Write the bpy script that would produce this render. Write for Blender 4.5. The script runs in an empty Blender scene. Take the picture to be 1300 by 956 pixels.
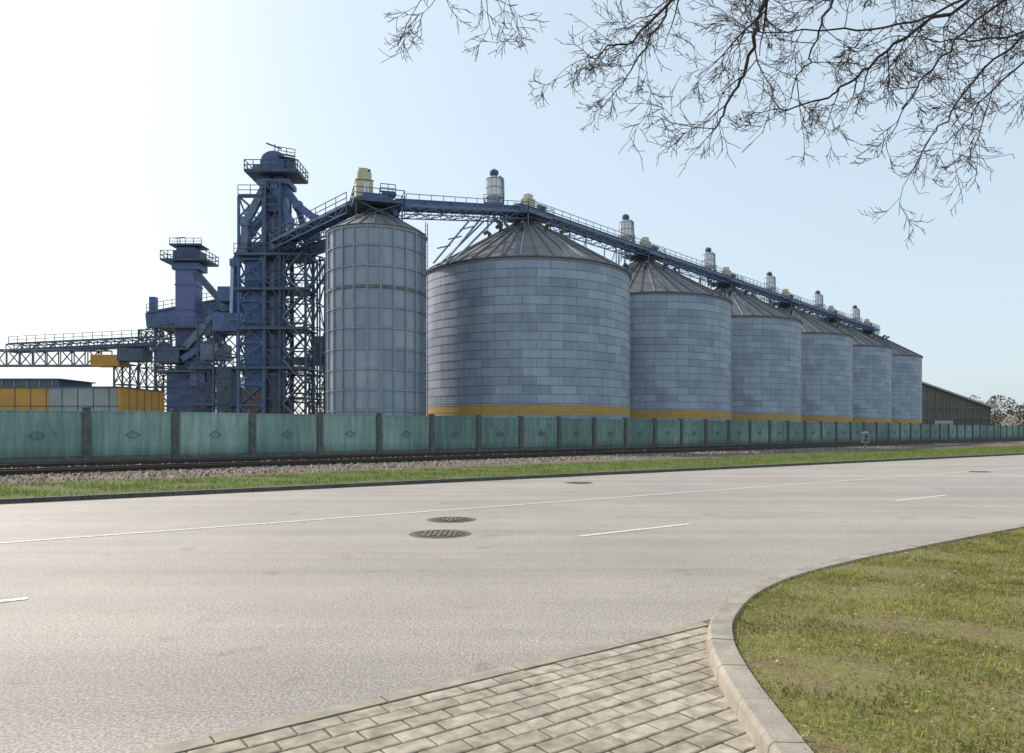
import bpy, math, random
import numpy as np
from mathutils import Vector
random.seed(7); np.random.seed(7)
V = Vector
scene = bpy.context.scene

# ------------------------------------------------------------------ materials
def new_mat(name):
    m = bpy.data.materials.new(name); m.use_nodes = True
    nt = m.node_tree; b = nt.nodes["Principled BSDF"]
    return m, nt, b
def ramp(nt, src, stops):
    r = nt.nodes.new("ShaderNodeValToRGB")
    e = r.color_ramp.elements
    while len(e) < len(stops): e.new(0.5)
    for i, (p, c) in enumerate(stops):
        e[i].position = p; e[i].color = (c[0], c[1], c[2], 1)
    nt.links.new(src, r.inputs[0]); return r
def mixc(nt, fac, a, b, mode='MIX'):
    n = nt.nodes.new("ShaderNodeMix"); n.data_type = 'RGBA'; n.blend_type = mode
    for inp, v in ((n.inputs[0], fac), (n.inputs[6], a), (n.inputs[7], b)):
        if hasattr(v, "links"): nt.links.new(v, inp)
        elif isinstance(v, (int, float)): inp.default_value = v
        else: inp.default_value = (v[0], v[1], v[2], 1)
    return n.outputs[2]
def noise(nt, scale, detail=4, rough=.6, vec=None):
    n = nt.nodes.new("ShaderNodeTexNoise")
    n.inputs["Scale"].default_value = scale; n.inputs["Detail"].default_value = detail
    n.inputs["Roughness"].default_value = rough
    if vec is None:
        tc = nt.nodes.new("ShaderNodeTexCoord"); vec = tc.outputs["Object"]
    nt.links.new(vec, n.inputs["Vector"]); return n.outputs["Fac"]
def bump(nt, b, h, strength=.3, dist=.02):
    n = nt.nodes.new("ShaderNodeBump"); n.inputs["Strength"].default_value = strength
    n.inputs["Distance"].default_value = dist
    nt.links.new(h, n.inputs["Height"]); nt.links.new(n.outputs[0], b.inputs["Normal"])
def mapping(nt, scale=(1,1,1), rot=(0,0,0), out="Object"):
    tc = nt.nodes.new("ShaderNodeTexCoord"); mp = nt.nodes.new("ShaderNodeMapping")
    mp.inputs["Scale"].default_value = scale; mp.inputs["Rotation"].default_value = rot
    nt.links.new(tc.outputs[out], mp.inputs[0]); return mp.outputs[0]
def simple(name, c1, c2=None, rough=.6, metal=0., scale=1.5, bs=0., bscale=30, spec=.5):
    m, nt, b = new_mat(name)
    if c2 is None: c2 = tuple(x*.7 for x in c1)
    f = noise(nt, scale, 4, .65)
    r = ramp(nt, f, [(.35, c1), (.65, c2)])
    nt.links.new(r.outputs[0], b.inputs["Base Color"])
    b.inputs["Roughness"].default_value = rough; b.inputs["Metallic"].default_value = metal
    b.inputs["Specular IOR Level"].default_value = spec
    if bs: bump(nt, b, noise(nt, bscale, 3), bs, .02)
    return m

def mat_silo(name, bw, rh, c1, c2, offset=.5, mort=.55):
    m, nt, b = new_mat(name)
    tc = nt.nodes.new("ShaderNodeTexCoord")
    br = nt.nodes.new("ShaderNodeTexBrick")
    nt.links.new(tc.outputs["UV"], br.inputs["Vector"])
    br.offset = offset; br.inputs["Scale"].default_value = 1
    br.inputs["Brick Width"].default_value = bw; br.inputs["Row Height"].default_value = rh
    br.inputs["Mortar Size"].default_value = .03; br.inputs["Mortar Smooth"].default_value = .3
    br.inputs["Bias"].default_value = 0
    br.inputs["Color1"].default_value = (*c1, 1); br.inputs["Color2"].default_value = (*c2, 1)
    br.inputs["Mortar"].default_value = (c1[0]*mort, c1[1]*mort, c1[2]*mort, 1)
    st = noise(nt, 1.0, 4, .7, mapping(nt, (1.6, .12, 1), out="UV"))
    r = ramp(nt, st, [(.3, (.82, .82, .82)), (.7, (1.12, 1.12, 1.12))])
    col = mixc(nt, 1., br.outputs["Color"], r.outputs[0], 'MULTIPLY')
    big = noise(nt, .35, 2, .6, mapping(nt, (1, 1, 1), out="UV"))
    r2 = ramp(nt, big, [(.35, (.88, .88, .92)), (.65, (1.06, 1.05, 1.03))])
    col = mixc(nt, 1., col, r2.outputs[0], 'MULTIPLY')
    nt.links.new(col, b.inputs["Base Color"])
    b.inputs["Metallic"].default_value = .3
    rr = ramp(nt, st, [(.3, (.46,)*3), (.7, (.58,)*3)])
    nt.links.new(rr.outputs[0], b.inputs["Roughness"])
    return m

def mat_asphalt():
    m, nt, b = new_mat("asphalt")
    fine = noise(nt, 48, 4, .85)
    fr = ramp(nt, fine, [(.32, (.13, .115, .098)), (.5, (.335, .302, .264)), (.68, (.64, .585, .52))])
    big = noise(nt, .35, 4, .6)
    bg = ramp(nt, big, [(.3, (.87, .87, .88)), (.7, (1.08, 1.07, 1.05))])
    c = mixc(nt, 1., fr.outputs[0], bg.outputs[0], 'MULTIPLY')
    ln = noise(nt, 1., 4, .65, mapping(nt, (.03, .9, 1), (0, 0, -math.radians(36.05))))
    lr = ramp(nt, ln, [(.35, (.83, .83, .84)), (.65, (1.07, 1.07, 1.06))])
    c = mixc(nt, 1., c, lr.outputs[0], 'MULTIPLY')
    # scattered darker oil drips / stains
    sp = noise(nt, 1.7, 3, .5); sr = ramp(nt, sp, [(.28, (.80, .79, .77)), (.36, (1, 1, 1))])
    c = mixc(nt, 1., c, sr.outputs[0], 'MULTIPLY')
    nt.links.new(c, b.inputs["Base Color"])
    b.inputs["Roughness"].default_value = .68
    bump(nt, b, fine, .8, .010)
    return m
def mat_ground(name, cols, scale=.8, fscale=25, rough=.95, bs=.6, bd=.03):
    m, nt, b = new_mat(name)
    f = noise(nt, scale, 5, .7); r = ramp(nt, f, [(.32, cols[0]), (.5, cols[1]), (.68, cols[2])])
    f2 = noise(nt, fscale, 3, .7); r2 = ramp(nt, f2, [(.3, (.6,)*3), (.7, (1.35,)*3)])
    c = mixc(nt, 1., r.outputs[0], r2.outputs[0], 'MULTIPLY')
    nt.links.new(c, b.inputs["Base Color"]); b.inputs["Roughness"].default_value = rough
    b.inputs["Specular IOR Level"].default_value = .2
    bump(nt, b, f2, bs, bd)
    return m
def mat_random(name, stops, rough=.7, trans=0., patch=1.1, lo=.72):
    m, nt, b = new_mat(name)
    g = nt.nodes.new("ShaderNodeNewGeometry")
    r = ramp(nt, g.outputs["Random Per Island"], stops)
    f = noise(nt, patch, 3); r2 = ramp(nt, f, [(.35, (lo,)*3), (.65, (1.25,)*3)])
    c = mixc(nt, 1., r.outputs[0], r2.outputs[0], 'MULTIPLY')
    nt.links.new(c, b.inputs["Base Color"]); b.inputs["Roughness"].default_value = rough
    b.inputs["Specular IOR Level"].default_value = .25
    if trans:
        t = nt.nodes.new("ShaderNodeBsdfTranslucent"); nt.links.new(c, t.inputs[0])
        mx = nt.nodes.new("ShaderNodeMixShader"); mx.inputs[0].default_value = trans
        nt.links.new(b.outputs[0], mx.inputs[1]); nt.links.new(t.outputs[0], mx.inputs[2])
        nt.links.new(mx.outputs[0], nt.nodes["Material Output"].inputs[0])
    return m
def mat_fence(name, c0, c1, c2, lo):
    m, nt, b = new_mat(name)
    st = noise(nt, 1., 5, .7, mapping(nt, (3.5, 3.5, .35)))
    r = ramp(nt, st, [(.25, c0), (.5, c1), (.75, c2)])
    big = noise(nt, .14, 3, .5)
    rb = ramp(nt, big, [(.4, (.75, .78, .78)), (.62, (1.18, 1.15, 1.12))])
    c = mixc(nt, 1., r.outputs[0], rb.outputs[0], 'MULTIPLY')
    ru = noise(nt, 1.3, 5, .75, mapping(nt, (2., 2., .8)))
    rr = ramp(nt, ru, [(lo, (0, 0, 0)), (lo+.14, (1, 1, 1))])
    c = mixc(nt, rr.outputs[0], c, (.13, .125, .085))
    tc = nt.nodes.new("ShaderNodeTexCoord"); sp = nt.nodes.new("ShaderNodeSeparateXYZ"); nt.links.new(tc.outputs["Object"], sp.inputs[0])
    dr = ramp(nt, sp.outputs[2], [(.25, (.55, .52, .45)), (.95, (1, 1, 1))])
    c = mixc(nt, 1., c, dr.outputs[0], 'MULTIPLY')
    nt.links.new(c, b.inputs["Base Color"]); b.inputs["Roughness"].default_value = .65
    return m
def mat_paint():
    m, nt, b = new_mat("road_paint")
    f = noise(nt, 14, 5, .8); r = ramp(nt, f, [(.42, (.42, .385, .34)), (.62, (.82, .81, .77))])
    nt.links.new(r.outputs[0], b.inputs["Base Color"]); b.inputs["Roughness"].default_value = .7
    return m

M = dict(
 silo=mat_silo("galvanised_silo_sheet", 2.7, .86, (.245, .29, .365), (.35, .40, .48)),
 silo1=mat_silo("galvanised_panel", 1.137, 1.75, (.255, .30, .37), (.32, .365, .43), 0., .8),
 roof=simple("silo_roof_sheet", (.155, .155, .16), (.10, .105, .115), .6, .1, .8),
 rib=simple("galvanised_rib", (.32, .36, .42), (.23, .265, .31), .5, .3, 2),
 yellow=simple("yellow_band_paint", (.50, .31, .08), (.40, .25, .07), .6, 0, 1),
 plinth=simple("concrete", (.36, .35, .33), (.26, .25, .24), .9, 0, 1.2, .2),
 blue=simple("blue_steel", (.095, .16, .32), (.06, .105, .215), .5, .1, 1.2),  # base colour lightened to stand in for haze over the steelwork
 purple=simple("violet_blue_cladding", (.14, .165, .36), (.10, .12, .27), .5, .1, .5),
 dark=simple("dark_steel", (.09, .125, .19), (.06, .085, .13), .55, .2, 1.5),  # dark tone raised in the colour itself, imitating flare-lifted blacks
 rail=simple("walkway_steel", (.17, .215, .29), (.10, .13, .185), .5, .3, 2),
 white=simple("white_enamel", (.80, .81, .82), (.62, .64, .66), .45, 0, 2),
 cream=simple("cream_enamel", (.60, .54, .36), (.48, .42, .28), .5, 0, 2),
 rust=simple("rusty_brown", (.15, .11, .10), (.10, .075, .07), .8, 0, 1.5),
 post=simple("fence_post_concrete", (.15, .15, .14), (.085, .085, .08), .9, 0, 3, .3),
 fence=mat_fence("teal_fence_paint", (.145, .255, .235), (.25, .385, .35), (.41, .52, .47), .59),
 fence2=mat_fence("weathered_green_fence_paint", (.10, .18, .17), (.175, .285, .26), (.31, .40, .365), .53),
 asphalt=mat_asphalt(), paint=mat_paint(),
 kerb=simple("kerb_concrete", (.37, .33, .27), (.25, .22, .18), .9, 0, 5, .4, 60),
 kerbdark=simple("old_kerb", (.12, .115, .10), (.07, .068, .06), .9, 0, 2, .4, 40),
 paver=mat_random("paving_block", [(0, (.29, .25, .195)), (.5, (.34, .30, .235)), (1, (.39, .345, .275))], .9, 0, 9),
 joint=mat_ground("paving_joint_sand", [(.15, .125, .09), (.19, .16, .11), (.13, .135, .06)], 3, 60),
 soil=mat_ground("lawn_soil", [(.17, .175, .055), (.20, .18, .07), (.19, .14, .085)], 2.2, 45),
 verge=mat_ground("verge_soil", [(.08, .11, .025), (.10, .12, .035), (.15, .12, .07)], .7, 12),
 ballast=mat_ground("ballast", [(.12, .095, .075), (.175, .14, .115), (.23, .19, .155)], .5, 14, .95, 1., .05),
 stone=mat_random("ballast_stone", [(0, (.10, .078, .065)), (.6, (.20, .165, .135)), (1, (.40, .35, .30))], .9),
 ground=mat_ground("yard_ground", [(.14, .13, .10), (.18, .17, .13), (.10, .13, .05)], .05, 3),
 sleeper=simple("sleeper", (.36, .33, .29), (.19, .17, .15), .9, 0, 2),
 railsteel=simple("rail_steel", (.045, .035, .03), (.03, .024, .02), .6, .2, 2),
 grass=mat_random("grass_blades", [(0, (.17, .205, .04)), (.5, (.28, .30, .06)), (.8, (.38, .36, .11)), (1, (.50, .42, .24))], .6, .35, 2.0, .55),
 leaf=mat_random("dead_leaves", [(0, (.12, .08, .045)), (.6, (.24, .17, .10)), (1, (.42, .33, .2))], .8),
 vgrass=mat_random("verge_grass_blades", [(0, (.09, .15, .025)), (.6, (.16, .24, .04)), (.85, (.25, .29, .07)), (1, (.40, .35, .17))], .6, .35),
 bark=simple("bark", (.06, .047, .038), (.032, .026, .022), .9, 0, 6, .3),
 bark2=simple("twig_bark", (.078, .057, .045), (.045, .034, .028), .85, 0, 4),
 iron=simple("cast_iron", (.10, .085, .075), (.05, .045, .04), .6, .3, 12, .5, 40),
 orange=simple("ochre_cladding", (.56, .30, .06), (.46, .24, .05), .6, 0, .8),
 gpanel=simple("grey_cladding", (.33, .37, .38), (.26, .29, .30), .6, 0, .6),
 glass=simple("window_glass", (.05, .07, .09), (.10, .13, .16), .15, .0, .3),
 hroof=simple("hall_roof", (.17, .155, .14), (.12, .11, .10), .6, .1, .15),
 hwall=simple("hall_wall", (.15, .14, .12), (.10, .095, .08), .8, 0, .12),
 boom=simple("pale_blue_steel", (.20, .24, .30), (.13, .16, .21), .5, .2, 1),
 ftree=mat_random("bare_tree_mass", [(0, (.10, .075, .055)), (.5, (.16, .12, .085)), (.85, (.14, .14, .07)), (1, (.09, .10, .055))], .95),
 blossom=mat_random("blossom", [(0, (.42, .38, .32)), (1, (.68, .64, .58))], .9),
)

# ------------------------------------------------------------------ mesh builder
class MB:
    def __init__(s): s.v=[]; s.f=[]; s.m=[]; s.u=[]; s.s=[]; s.mats=[]
    def mi(s, k):
        if k not in s.mats: s.mats.append(k)
        return s.mats.index(k)
    def face(s, idx, k, uv=None, smooth=False):
        s.f.append(idx); s.m.append(s.mi(k)); s.u.append(uv); s.s.append(smooth)
    def add(s, verts, faces, k, smooth=False):
        o = len(s.v); s.v += [tuple(p) for p in verts]
        for f in faces: s.face([i+o for i in f], k, None, smooth)
    def obox(s, c, a, b, d, k):
        c=V(c); P=[c+sa*a+sb*b+sd*d for sd in (-1,1) for sb in (-1,1) for sa in (-1,1)]
        s.add(P, [(0,2,3,1),(4,5,7,6),(0,1,5,4),(2,6,7,3),(0,4,6,2),(1,3,7,5)], k)
    def box(s, c, size, k, rz=0.):
        ca, sa = math.cos(rz), math.sin(rz)
        s.obox(c, V((ca,sa,0))*size[0]/2, V((-sa,ca,0))*size[1]/2, V((0,0,size[2]/2)), k)
    def beam(s, p1, p2, w, h, k):
        p1=V(p1); p2=V(p2); d=p2-p1; L=d.length
        if L < 1e-6: return
        d/=L; side = d.cross(V((0,0,1)))
        side = V((1,0,0)) if side.length<.02 else side.normalized()
        up = side.cross(d)
        s.obox((p1+p2)/2, side*w/2, d*L/2, up*h/2, k)
    def tube(s, pts, rad, k, n=8, caps=True, smooth=True):
        o=len(s.v); pts=[V(p) for p in pts]
        ref=None
        for i,p in enumerate(pts):
            d=(pts[min(i+1,len(pts)-1)]-pts[max(i-1,0)]).normalized()
            if ref is None:
                ref = d.cross(V((.3,.2,1)));  ref = ref if ref.length>.05 else d.cross(V((1,0,0)))
            a=(ref-d*ref.dot(d)).normalized(); ref=a; b=d.cross(a)
            r=rad[i] if hasattr(rad,'__len__') else rad
            for j in range(n):
                t=2*math.pi*j/n; s.v.append(tuple(p+a*r*math.cos(t)+b*r*math.sin(t)))
        for i in range(len(pts)-1):
            for j in range(n):
                q=(j+1)%n
                s.face([o+i*n+j,o+i*n+q,o+(i+1)*n+q,o+(i+1)*n+j],k,None,smooth)
        if caps:
            s.face([o+j for j in range(n)][::-1],k); s.face([o+(len(pts)-1)*n+j for j in range(n)],k)
    def lathe(s, c, prof, k, n=32, smooth=True, uvR=None):
        o=len(s.v)
        for (r,z) in prof:
            for j in range(n):
                t=2*math.pi*j/n; s.v.append((c[0]+r*math.cos(t),c[1]+r*math.sin(t),c[2]+z))
        for i in range(len(prof)-1):
            for j in range(n):
                q=(j+1)%n; uv=None
                if uvR:
                    u0=uvR*2*math.pi*j/n; u1=uvR*2*math.pi*(j+1)/n
                    uv=[(u0,prof[i][1]),(u1,prof[i][1]),(u1,prof[i+1][1]),(u0,prof[i+1][1])]
                s.face([o+i*n+j,o+i*n+q,o+(i+1)*n+q,o+(i+1)*n+j],k,uv,smooth)
    def lattice(s, x0,x1,y0,y1,z0,z1,step,w,k,xb=False):
        C=[(x0,y0),(x1,y0),(x1,y1),(x0,y1)]
        for c in C: s.beam((*c,z0),(*c,z1),w*1.5,w*1.5,k)
        n=max(1,round((z1-z0)/step)); h=(z1-z0)/n
        for i in range(n):
            a=z0+i*h; b=a+h
            for j in range(4):
                p=C[j]; q=C[(j+1)%4]
                s.beam((*p,b),(*q,b),w,w,k)
                if (i+j)%2 or xb: s.beam((*p,a),(*q,b),w*.8,w*.8,k)
                if not (i+j)%2 or xb: s.beam((*q,a),(*p,b),w*.8,w*.8,k)
    def railing(s, pts, h, k, sp=1.4, w=.06):
        for a,b in zip(pts[:-1],pts[1:]):
            a=V(a); b=V(b); L=(b-a).length; n=max(1,int(L/sp))
            for i in range(n+1):
                p=a.lerp(b,i/n); s.beam(p,p+V((0,0,h)),w,w,k)
            for z in (h,h*.55): s.beam(a+V((0,0,z)),b+V((0,0,z)),w,w,k)
            s.beam(a+V((0,0,.1)),b+V((0,0,.1)),.02,.18,k)
    def truss(s, p1, p2, w, h, step, m, k):
        p1=V(p1); p2=V(p2); d=(p2-p1); L=d.length; d/=L
        side=d.cross(V((0,0,1))).normalized()*w/2; n=max(2,round(L/step)); up=V((0,0,h))
        for sg in (-1,1):
            a=p1+side*sg; b=p2+side*sg
            s.beam(a,b,m,m,k); s.beam(a+up,b+up,m,m,k)
            for i in range(n):
                q0=a.lerp(b,i/n); q1=a.lerp(b,(i+1)/n)
                s.beam(q0,q0+up,m*.7,m*.7,k)
                if i%2: s.beam(q0,q1+up,m*.7,m*.7,k)
                else: s.beam(q0+up,q1,m*.7,m*.7,k)
            s.beam(b,b+up,m*.7,m*.7,k)
        for i in range(n+1):
            q=p1.lerp(p2,i/n); s.beam(q-side,q+side,m*.7,m*.7,k); s.beam(q-side+up,q+side+up,m*.7,m*.7,k)
    def build(s, name, origin=(0,0,0)):
        me=bpy.data.meshes.new(name)
        o=V(origin); vs=[(p[0]-o.x,p[1]-o.y,p[2]-o.z) for p in s.v]
        me.from_pydata(vs,[],s.f)
        for k in s.mats: me.materials.append(M[k])
        me.polygons.foreach_set("material_index",s.m)
        me.polygons.foreach_set("use_smooth",s.s)
        if any(u is not None for u in s.u):
            l=me.uv_layers.new(name="UVMap"); flat=[]
            for f,u in zip(s.f,s.u):
                if u is None: flat += [0.,0.]*len(f)
                else:
                    for a in u: flat += [a[0],a[1]]
            l.data.foreach_set("uv",flat)
        me.update(); ob=bpy.data.objects.new(name,me); ob.location=origin
        scene.collection.objects.link(ob); return ob
def np_mesh(name, verts, k, mat):
    nf=len(verts)//k
    me=bpy.data.meshes.new(name)
    me.vertices.add(len(verts)); me.vertices.foreach_set("co",np.asarray(verts,dtype=np.float32).ravel())
    me.loops.add(nf*k); me.loops.foreach_set("vertex_index",np.arange(nf*k,dtype=np.int32))
    me.polygons.add(nf); me.polygons.foreach_set("loop_start",np.arange(0,nf*k,k,dtype=np.int32))
    me.materials.append(M[mat]); me.update(calc_edges=True)
    ob=bpy.data.objects.new(name,me); scene.collection.objects.link(ob); return ob
def sheet(name, pts, z, k):
    b=MB(); b.add([(p[0],p[1],z) for p in pts],[tuple(range(len(pts)))],k); return b.build(name)
def slab(name, pts, z0, z1, k):
    b=MB(); n=len(pts)
    b.add([(p[0],p[1],z1) for p in pts]+[(p[0],p[1],z0) for p in pts],
          [tuple(range(n))]+[(i,i+n,(i+1)%n+n,(i+1)%n) for i in range(n)],k)
    return b.build(name)

# ------------------------------------------------------------------ layout axes
TH=math.radians(36.05)
U=V((math.cos(TH),math.sin(TH),0)); NN=V((-math.sin(TH),math.cos(TH),0))
def RP(s,n,z=0.): return U*s+NN*n+V((0,0,z))
F0=V((-23.8,34.1,0)); UF=V((.7398,.6729,0)).normalized(); NF=V((UF.y,-UF.x,0))
def FP(s,n,z=0.): return F0+UF*s+NF*n+V((0,0,z))

# ------------------------------------------------------------------ ground / road
b=MB(); b.add([(-3000,-1500,-.004),(3500,-1500,-.004),(3500,4500,-.004),(-3000,4500,-.004)],[(0,1,2,3)],'ground'); b.build("ground")
road_n1=20.1
sheet("road",[RP(-120,1.0),RP(420,1.0),RP(420,road_n1),RP(-120,road_n1)],.002,'asphalt')
b=MB()
def stripe(s0,s1,n,w,z=.008):
    b.add([RP(s0,n-w/2,z),RP(s1,n-w/2,z),RP(s1,n+w/2,z),RP(s0,n+w/2,z)],[(0,1,2,3)],'paint')
stripe(-100,400,13.1,.12)
s_start=U.dot(V((1.05,11.45,0)))
for i in range(-8,38): stripe(s_start+i*9.8,s_start+i*9.8+2.6,8.62,.12)
b.build("road_markings")
b=MB(); L=-100
while L<400:
    a=RP(L,road_n1+.08,.0); c=RP(L+.985,road_n1+.08,0)
    b.beam(a+V((0,0,.05)),c+V((0,0,.05+random.uniform(-.005,.005))),.16,.12,'kerbdark'); L+=1.0
b.build("far_kerb")
g0=V((-14.5,20.9,0)); g1=V((56.5,79.0,0)); gd=(g1-g0).normalized()
vp=[RP(-100,road_n1+.16),RP(400,road_n1+.16),g0+gd*420,g0-gd*95]
slab("grass_verge",vp,-.02,.09,'verge')
slab("railway_ballast",[g0-gd*95,g0+gd*420,FP(440,.6),FP(-110,.6)],-.02,.06,'ballast')

def blades(name, P, h, w, mat, z):
    n=len(P); a=np.random.rand(n)*2*np.pi; hh=h*(.4+np.random.rand(n)*.9); lean=(np.random.rand(n,2)-.5)*hh[:,None]*1.3
    ww=w*(.6+.8*np.random.rand(n)); dx=np.cos(a)*ww/2; dy=np.sin(a)*ww/2
    v=np.zeros((n,3,3)); v[:,0]=np.c_[P[:,0]-dx,P[:,1]-dy,np.full(n,z)]
    v[:,1]=np.c_[P[:,0]+dx,P[:,1]+dy,np.full(n,z)]
    v[:,2]=np.c_[P[:,0]+lean[:,0],P[:,1]+lean[:,1],z+hh]
    return np_mesh(name,v.reshape(-1,3),3,mat)
n=110000
s=np.random.rand(n)**1.6*150-20; t=np.random.rand(n)
kA=np.array([U.x,U.y]); kN=np.array([NN.x,NN.y]); base=s[:,None]*kA+(road_n1+.18)*kN
g0a=np.array([g0.x,g0.y]); gda=np.array([gd.x,gd.y])
tt=((g0a[0]-base[:,0])*gda[1]-(g0a[1]-base[:,1])*gda[0])/(kN[0]*gda[1]-kN[1]*gda[0])
P=base+kN*(tt*(t*1.0+np.abs(np.random.randn(n))*.06))[:,None]
clump=np.sin(P[:,0]*1.7+np.sin(P[:,1]*1.3)*2)+np.sin(P[:,1]*2.3+P[:,0]*.7)+np.random.randn(n)*.9
P=P[clump>-.5]
blades("verge_grass",P,.10,.024,'vgrass',.088)

n=20000; s=np.random.rand(n)**1.4*150-8; off=1+np.random.rand(n)*14
P=np.array([F0.x,F0.y])+s[:,None]*np.array([UF.x,UF.y])+off[:,None]*np.array([NF.x,NF.y])
r=.03+np.random.rand(n)*.06
c=np.c_[P,np.full(n,.06)+r*.3]
d=np.array([[1,0,-.5],[-.5,.87,-.5],[-.5,-.87,-.5],[0,0,1.]])
ang=np.random.rand(n)*6.28; ca,sa=np.cos(ang),np.sin(ang)
dv=np.zeros((n,4,3))
for i in range(4):
    x=d[i,0]*ca-d[i,1]*sa; y=d[i,0]*sa+d[i,1]*ca
    dv[:,i]=np.c_[x,y,np.full(n,d[i,2])]*(r*(.7+.6*np.random.rand(n)))[:,None]+c
tri=[(0,1,3),(1,2,3),(2,0,3)]
me=bpy.data.meshes.new("ballast_stones"); me.vertices.add(n*4); me.vertices.foreach_set("co",dv.astype(np.float32).ravel())
idx=(np.arange(n)[:,None,None]*4+np.array(tri)[None]).reshape(-1)
me.loops.add(len(idx)); me.loops.foreach_set("vertex_index",idx.astype(np.int32))
me.polygons.add(n*3); me.polygons.foreach_set("loop_start",np.arange(0,n*9,3,dtype=np.int32))
me.materials.append(M['stone']); me.update(calc_edges=True)
scene.collection.objects.link(bpy.data.objects.new("ballast_stones",me))

for off in (3.9,9.6):
    b=MB()
    for g in (-.76,.76):
        b.beam(FP(-60,off+g,.235),FP(330,off+g,.235),.075,.05,'railsteel')
        b.beam(FP(-60,off+g,.165),FP(330,off+g,.165),.025,.10,'railsteel')
        b.beam(FP(-60,off+g,.105),FP(330,off+g,.105),.15,.03,'railsteel')
    s=-40.
    while s<230:
        j=random.uniform(-.04,.04)
        b.beam(FP(s+j,off-1.35,.06),FP(s-j,off+1.35,.06),.25,.06,'sleeper'); s+=.62
    b.build("railway_track")

# ------------------------------------------------------------------ fence
b=MB(); SP=4.22; s0=-.6
k=-12
tall=2.62
while k<62:
    s=s0+k*SP-.1; far=k>28; fm='fence' if k<6 else 'fence2'
    pw=.34
    b.obox(FP(s,.0,1.36),UF*pw/2,NF*.15,V((0,0,1.40)),'post')
    b.obox(FP(s,.0,2.79),UF*(pw/2+.03),NF*.18,V((0,0,.03)),'post')
    b.obox(FP(s+SP/2,0,.14),UF*(SP-pw)/2,NF*.10,V((0,0,.16)),'post')
    x0=s+pw/2; x1=s+SP-pw/2; nseg=14 if far else 30
    z0=.30; z1=tall+random.uniform(-.04,.03); tw=random.uniform(-.03,.03)
    vs=[]
    for i in range(nseg+1):
        q=x0+(x1-x0)*i/nseg; dd=.04 if i%2 else 0.
        vs+= [FP(q,.02+dd,z0),FP(q,.02+dd+tw,z1)]
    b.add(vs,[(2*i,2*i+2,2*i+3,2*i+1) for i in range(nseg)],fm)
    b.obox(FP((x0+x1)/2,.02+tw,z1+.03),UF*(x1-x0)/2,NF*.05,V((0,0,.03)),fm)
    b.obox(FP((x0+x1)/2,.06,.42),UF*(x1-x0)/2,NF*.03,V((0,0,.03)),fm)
    if k<40:
        cz=(z0+z1)/2; cx=(x0+x1)/2; D=[(-.34,0),(0,.19),(.34,0),(0,-.19)]
        for i in range(4):
            a=D[i]; c=D[(i+1)%4]
            b.beam(FP(cx+a[0],.085,cz+a[1]),FP(cx+c[0],.085,cz+c[1]),.03,.022,'post')
        b.beam(FP(cx-.04,.08,cz),FP(cx+.04,.08,cz),.02,.04,'post')
    if k<3:
        for q in (.2,.5,.8):
            a=FP(s+SP*q,0,z1); b.beam(a,a+NF*-.25+V((0,0,.28)),.02,.02,'dark')
        b.beam(FP(s,-.2,z1+.24),FP(s+SP,-.2,z1+.24),.012,.012,'dark')
    k+=1
b.build("metal_fence",tuple(F0))

# ------------------------------------------------------------------ near kerb, pavement, lawn
kp=[(1.05,-6),(1.12,0),(1.2,2.5),(1.27,4.0),(1.34,4.81),(1.44,5.42),(1.64,6.06),(2.07,6.88),(2.6,7.6),(3.25,8.24),(4.1,8.95),(5.29,9.84),(8.06,11.86)]
kp=[V((x,y,0)) for x,y in kp]; e=kp[-1]
for q in (3,8,20,60,150,380): kp.append(e+U*q)
def catmull(P,n):
    out=[]
    for i in range(len(P)-1):
        a=P[max(i-1,0)];b_=P[i];c=P[i+1];d=P[min(i+2,len(P)-1)]
        for j in range(n):
            t=j/n; out.append(.5*((2*b_)+(c-a)*t+(2*a-5*b_+4*c-d)*t*t+(3*b_-a-3*c+d)*t**3))
    out.append(P[-1]); return out
outer=catmull(kp[:15],6)+kp[15:]
def offset(P,d):
    o=[]
    for i,p in enumerate(P):
        t=(P[min(i+1,len(P)-1)]-P[max(i-1,0)]).normalized(); o.append(p+V((t.y,-t.x,0))*d)
    return o
KW=.20
b=MB(); prof=[(0,0),(0.012,.10),(.035,.125),(KW-.01,.125),(KW,.10),(KW,0)]
cum=[0]
for i in range(len(outer)-1): cum.append(cum[-1]+(outer[i+1]-outer[i]).length)
def at(s):
    for i in range(len(cum)-1):
        if s<=cum[i+1]: return outer[i].lerp(outer[i+1],(s-cum[i])/(cum[i+1]-cum[i])),(outer[i+1]-outer[i]).normalized()
    return outer[-1],(outer[-1]-outer[-2]).normalized()
s=0.
while s<min(cum[-1],120):
    ln=.6 if 8<s<17 else 1.0; z=random.uniform(-.004,.004); o=len(b.v); m=4
    for i in range(m+1):
        p,t=at(s+(ln-.008)*i/m); nrm=V((t.y,-t.x,0))
        for (a,h) in prof: b.v.append(tuple(p+nrm*a+V((0,0,h+z if h>0 else 0))))
    for i in range(m):
        for j in range(5): b.face([o+i*6+j,o+i*6+j+1,o+(i+1)*6+j+1,o+(i+1)*6+j],'kerb')
    b.face([o+j for j in range(6)][::-1],'kerb'); b.face([o+m*6+j for j in range(6)],'kerb')
    s+=ln
b.build("lawn_kerb")
inner=offset(outer,KW-.01)
lawn=[p for p in inner]+[V((400,-10,0)),V((1.3,-10,0))]
b=MB(); b.add([(p.x,p.y,.10) for p in lawn],[tuple(range(len(lawn)))],'soil'); b.build("lawn")
iy=np.array([p.y for p in inner]); ix=np.array([p.x for p in inner])
def lawn_pts(n,xr,yr):
    P=np.c_[np.random.uniform(*xr,n),np.random.uniform(*yr,n)]
    xin=np.interp(P[:,1],iy,ix); return P[P[:,0]>xin-.03]
P=lawn_pts(300000,(1.2,12),(2.5,12.5))
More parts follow.
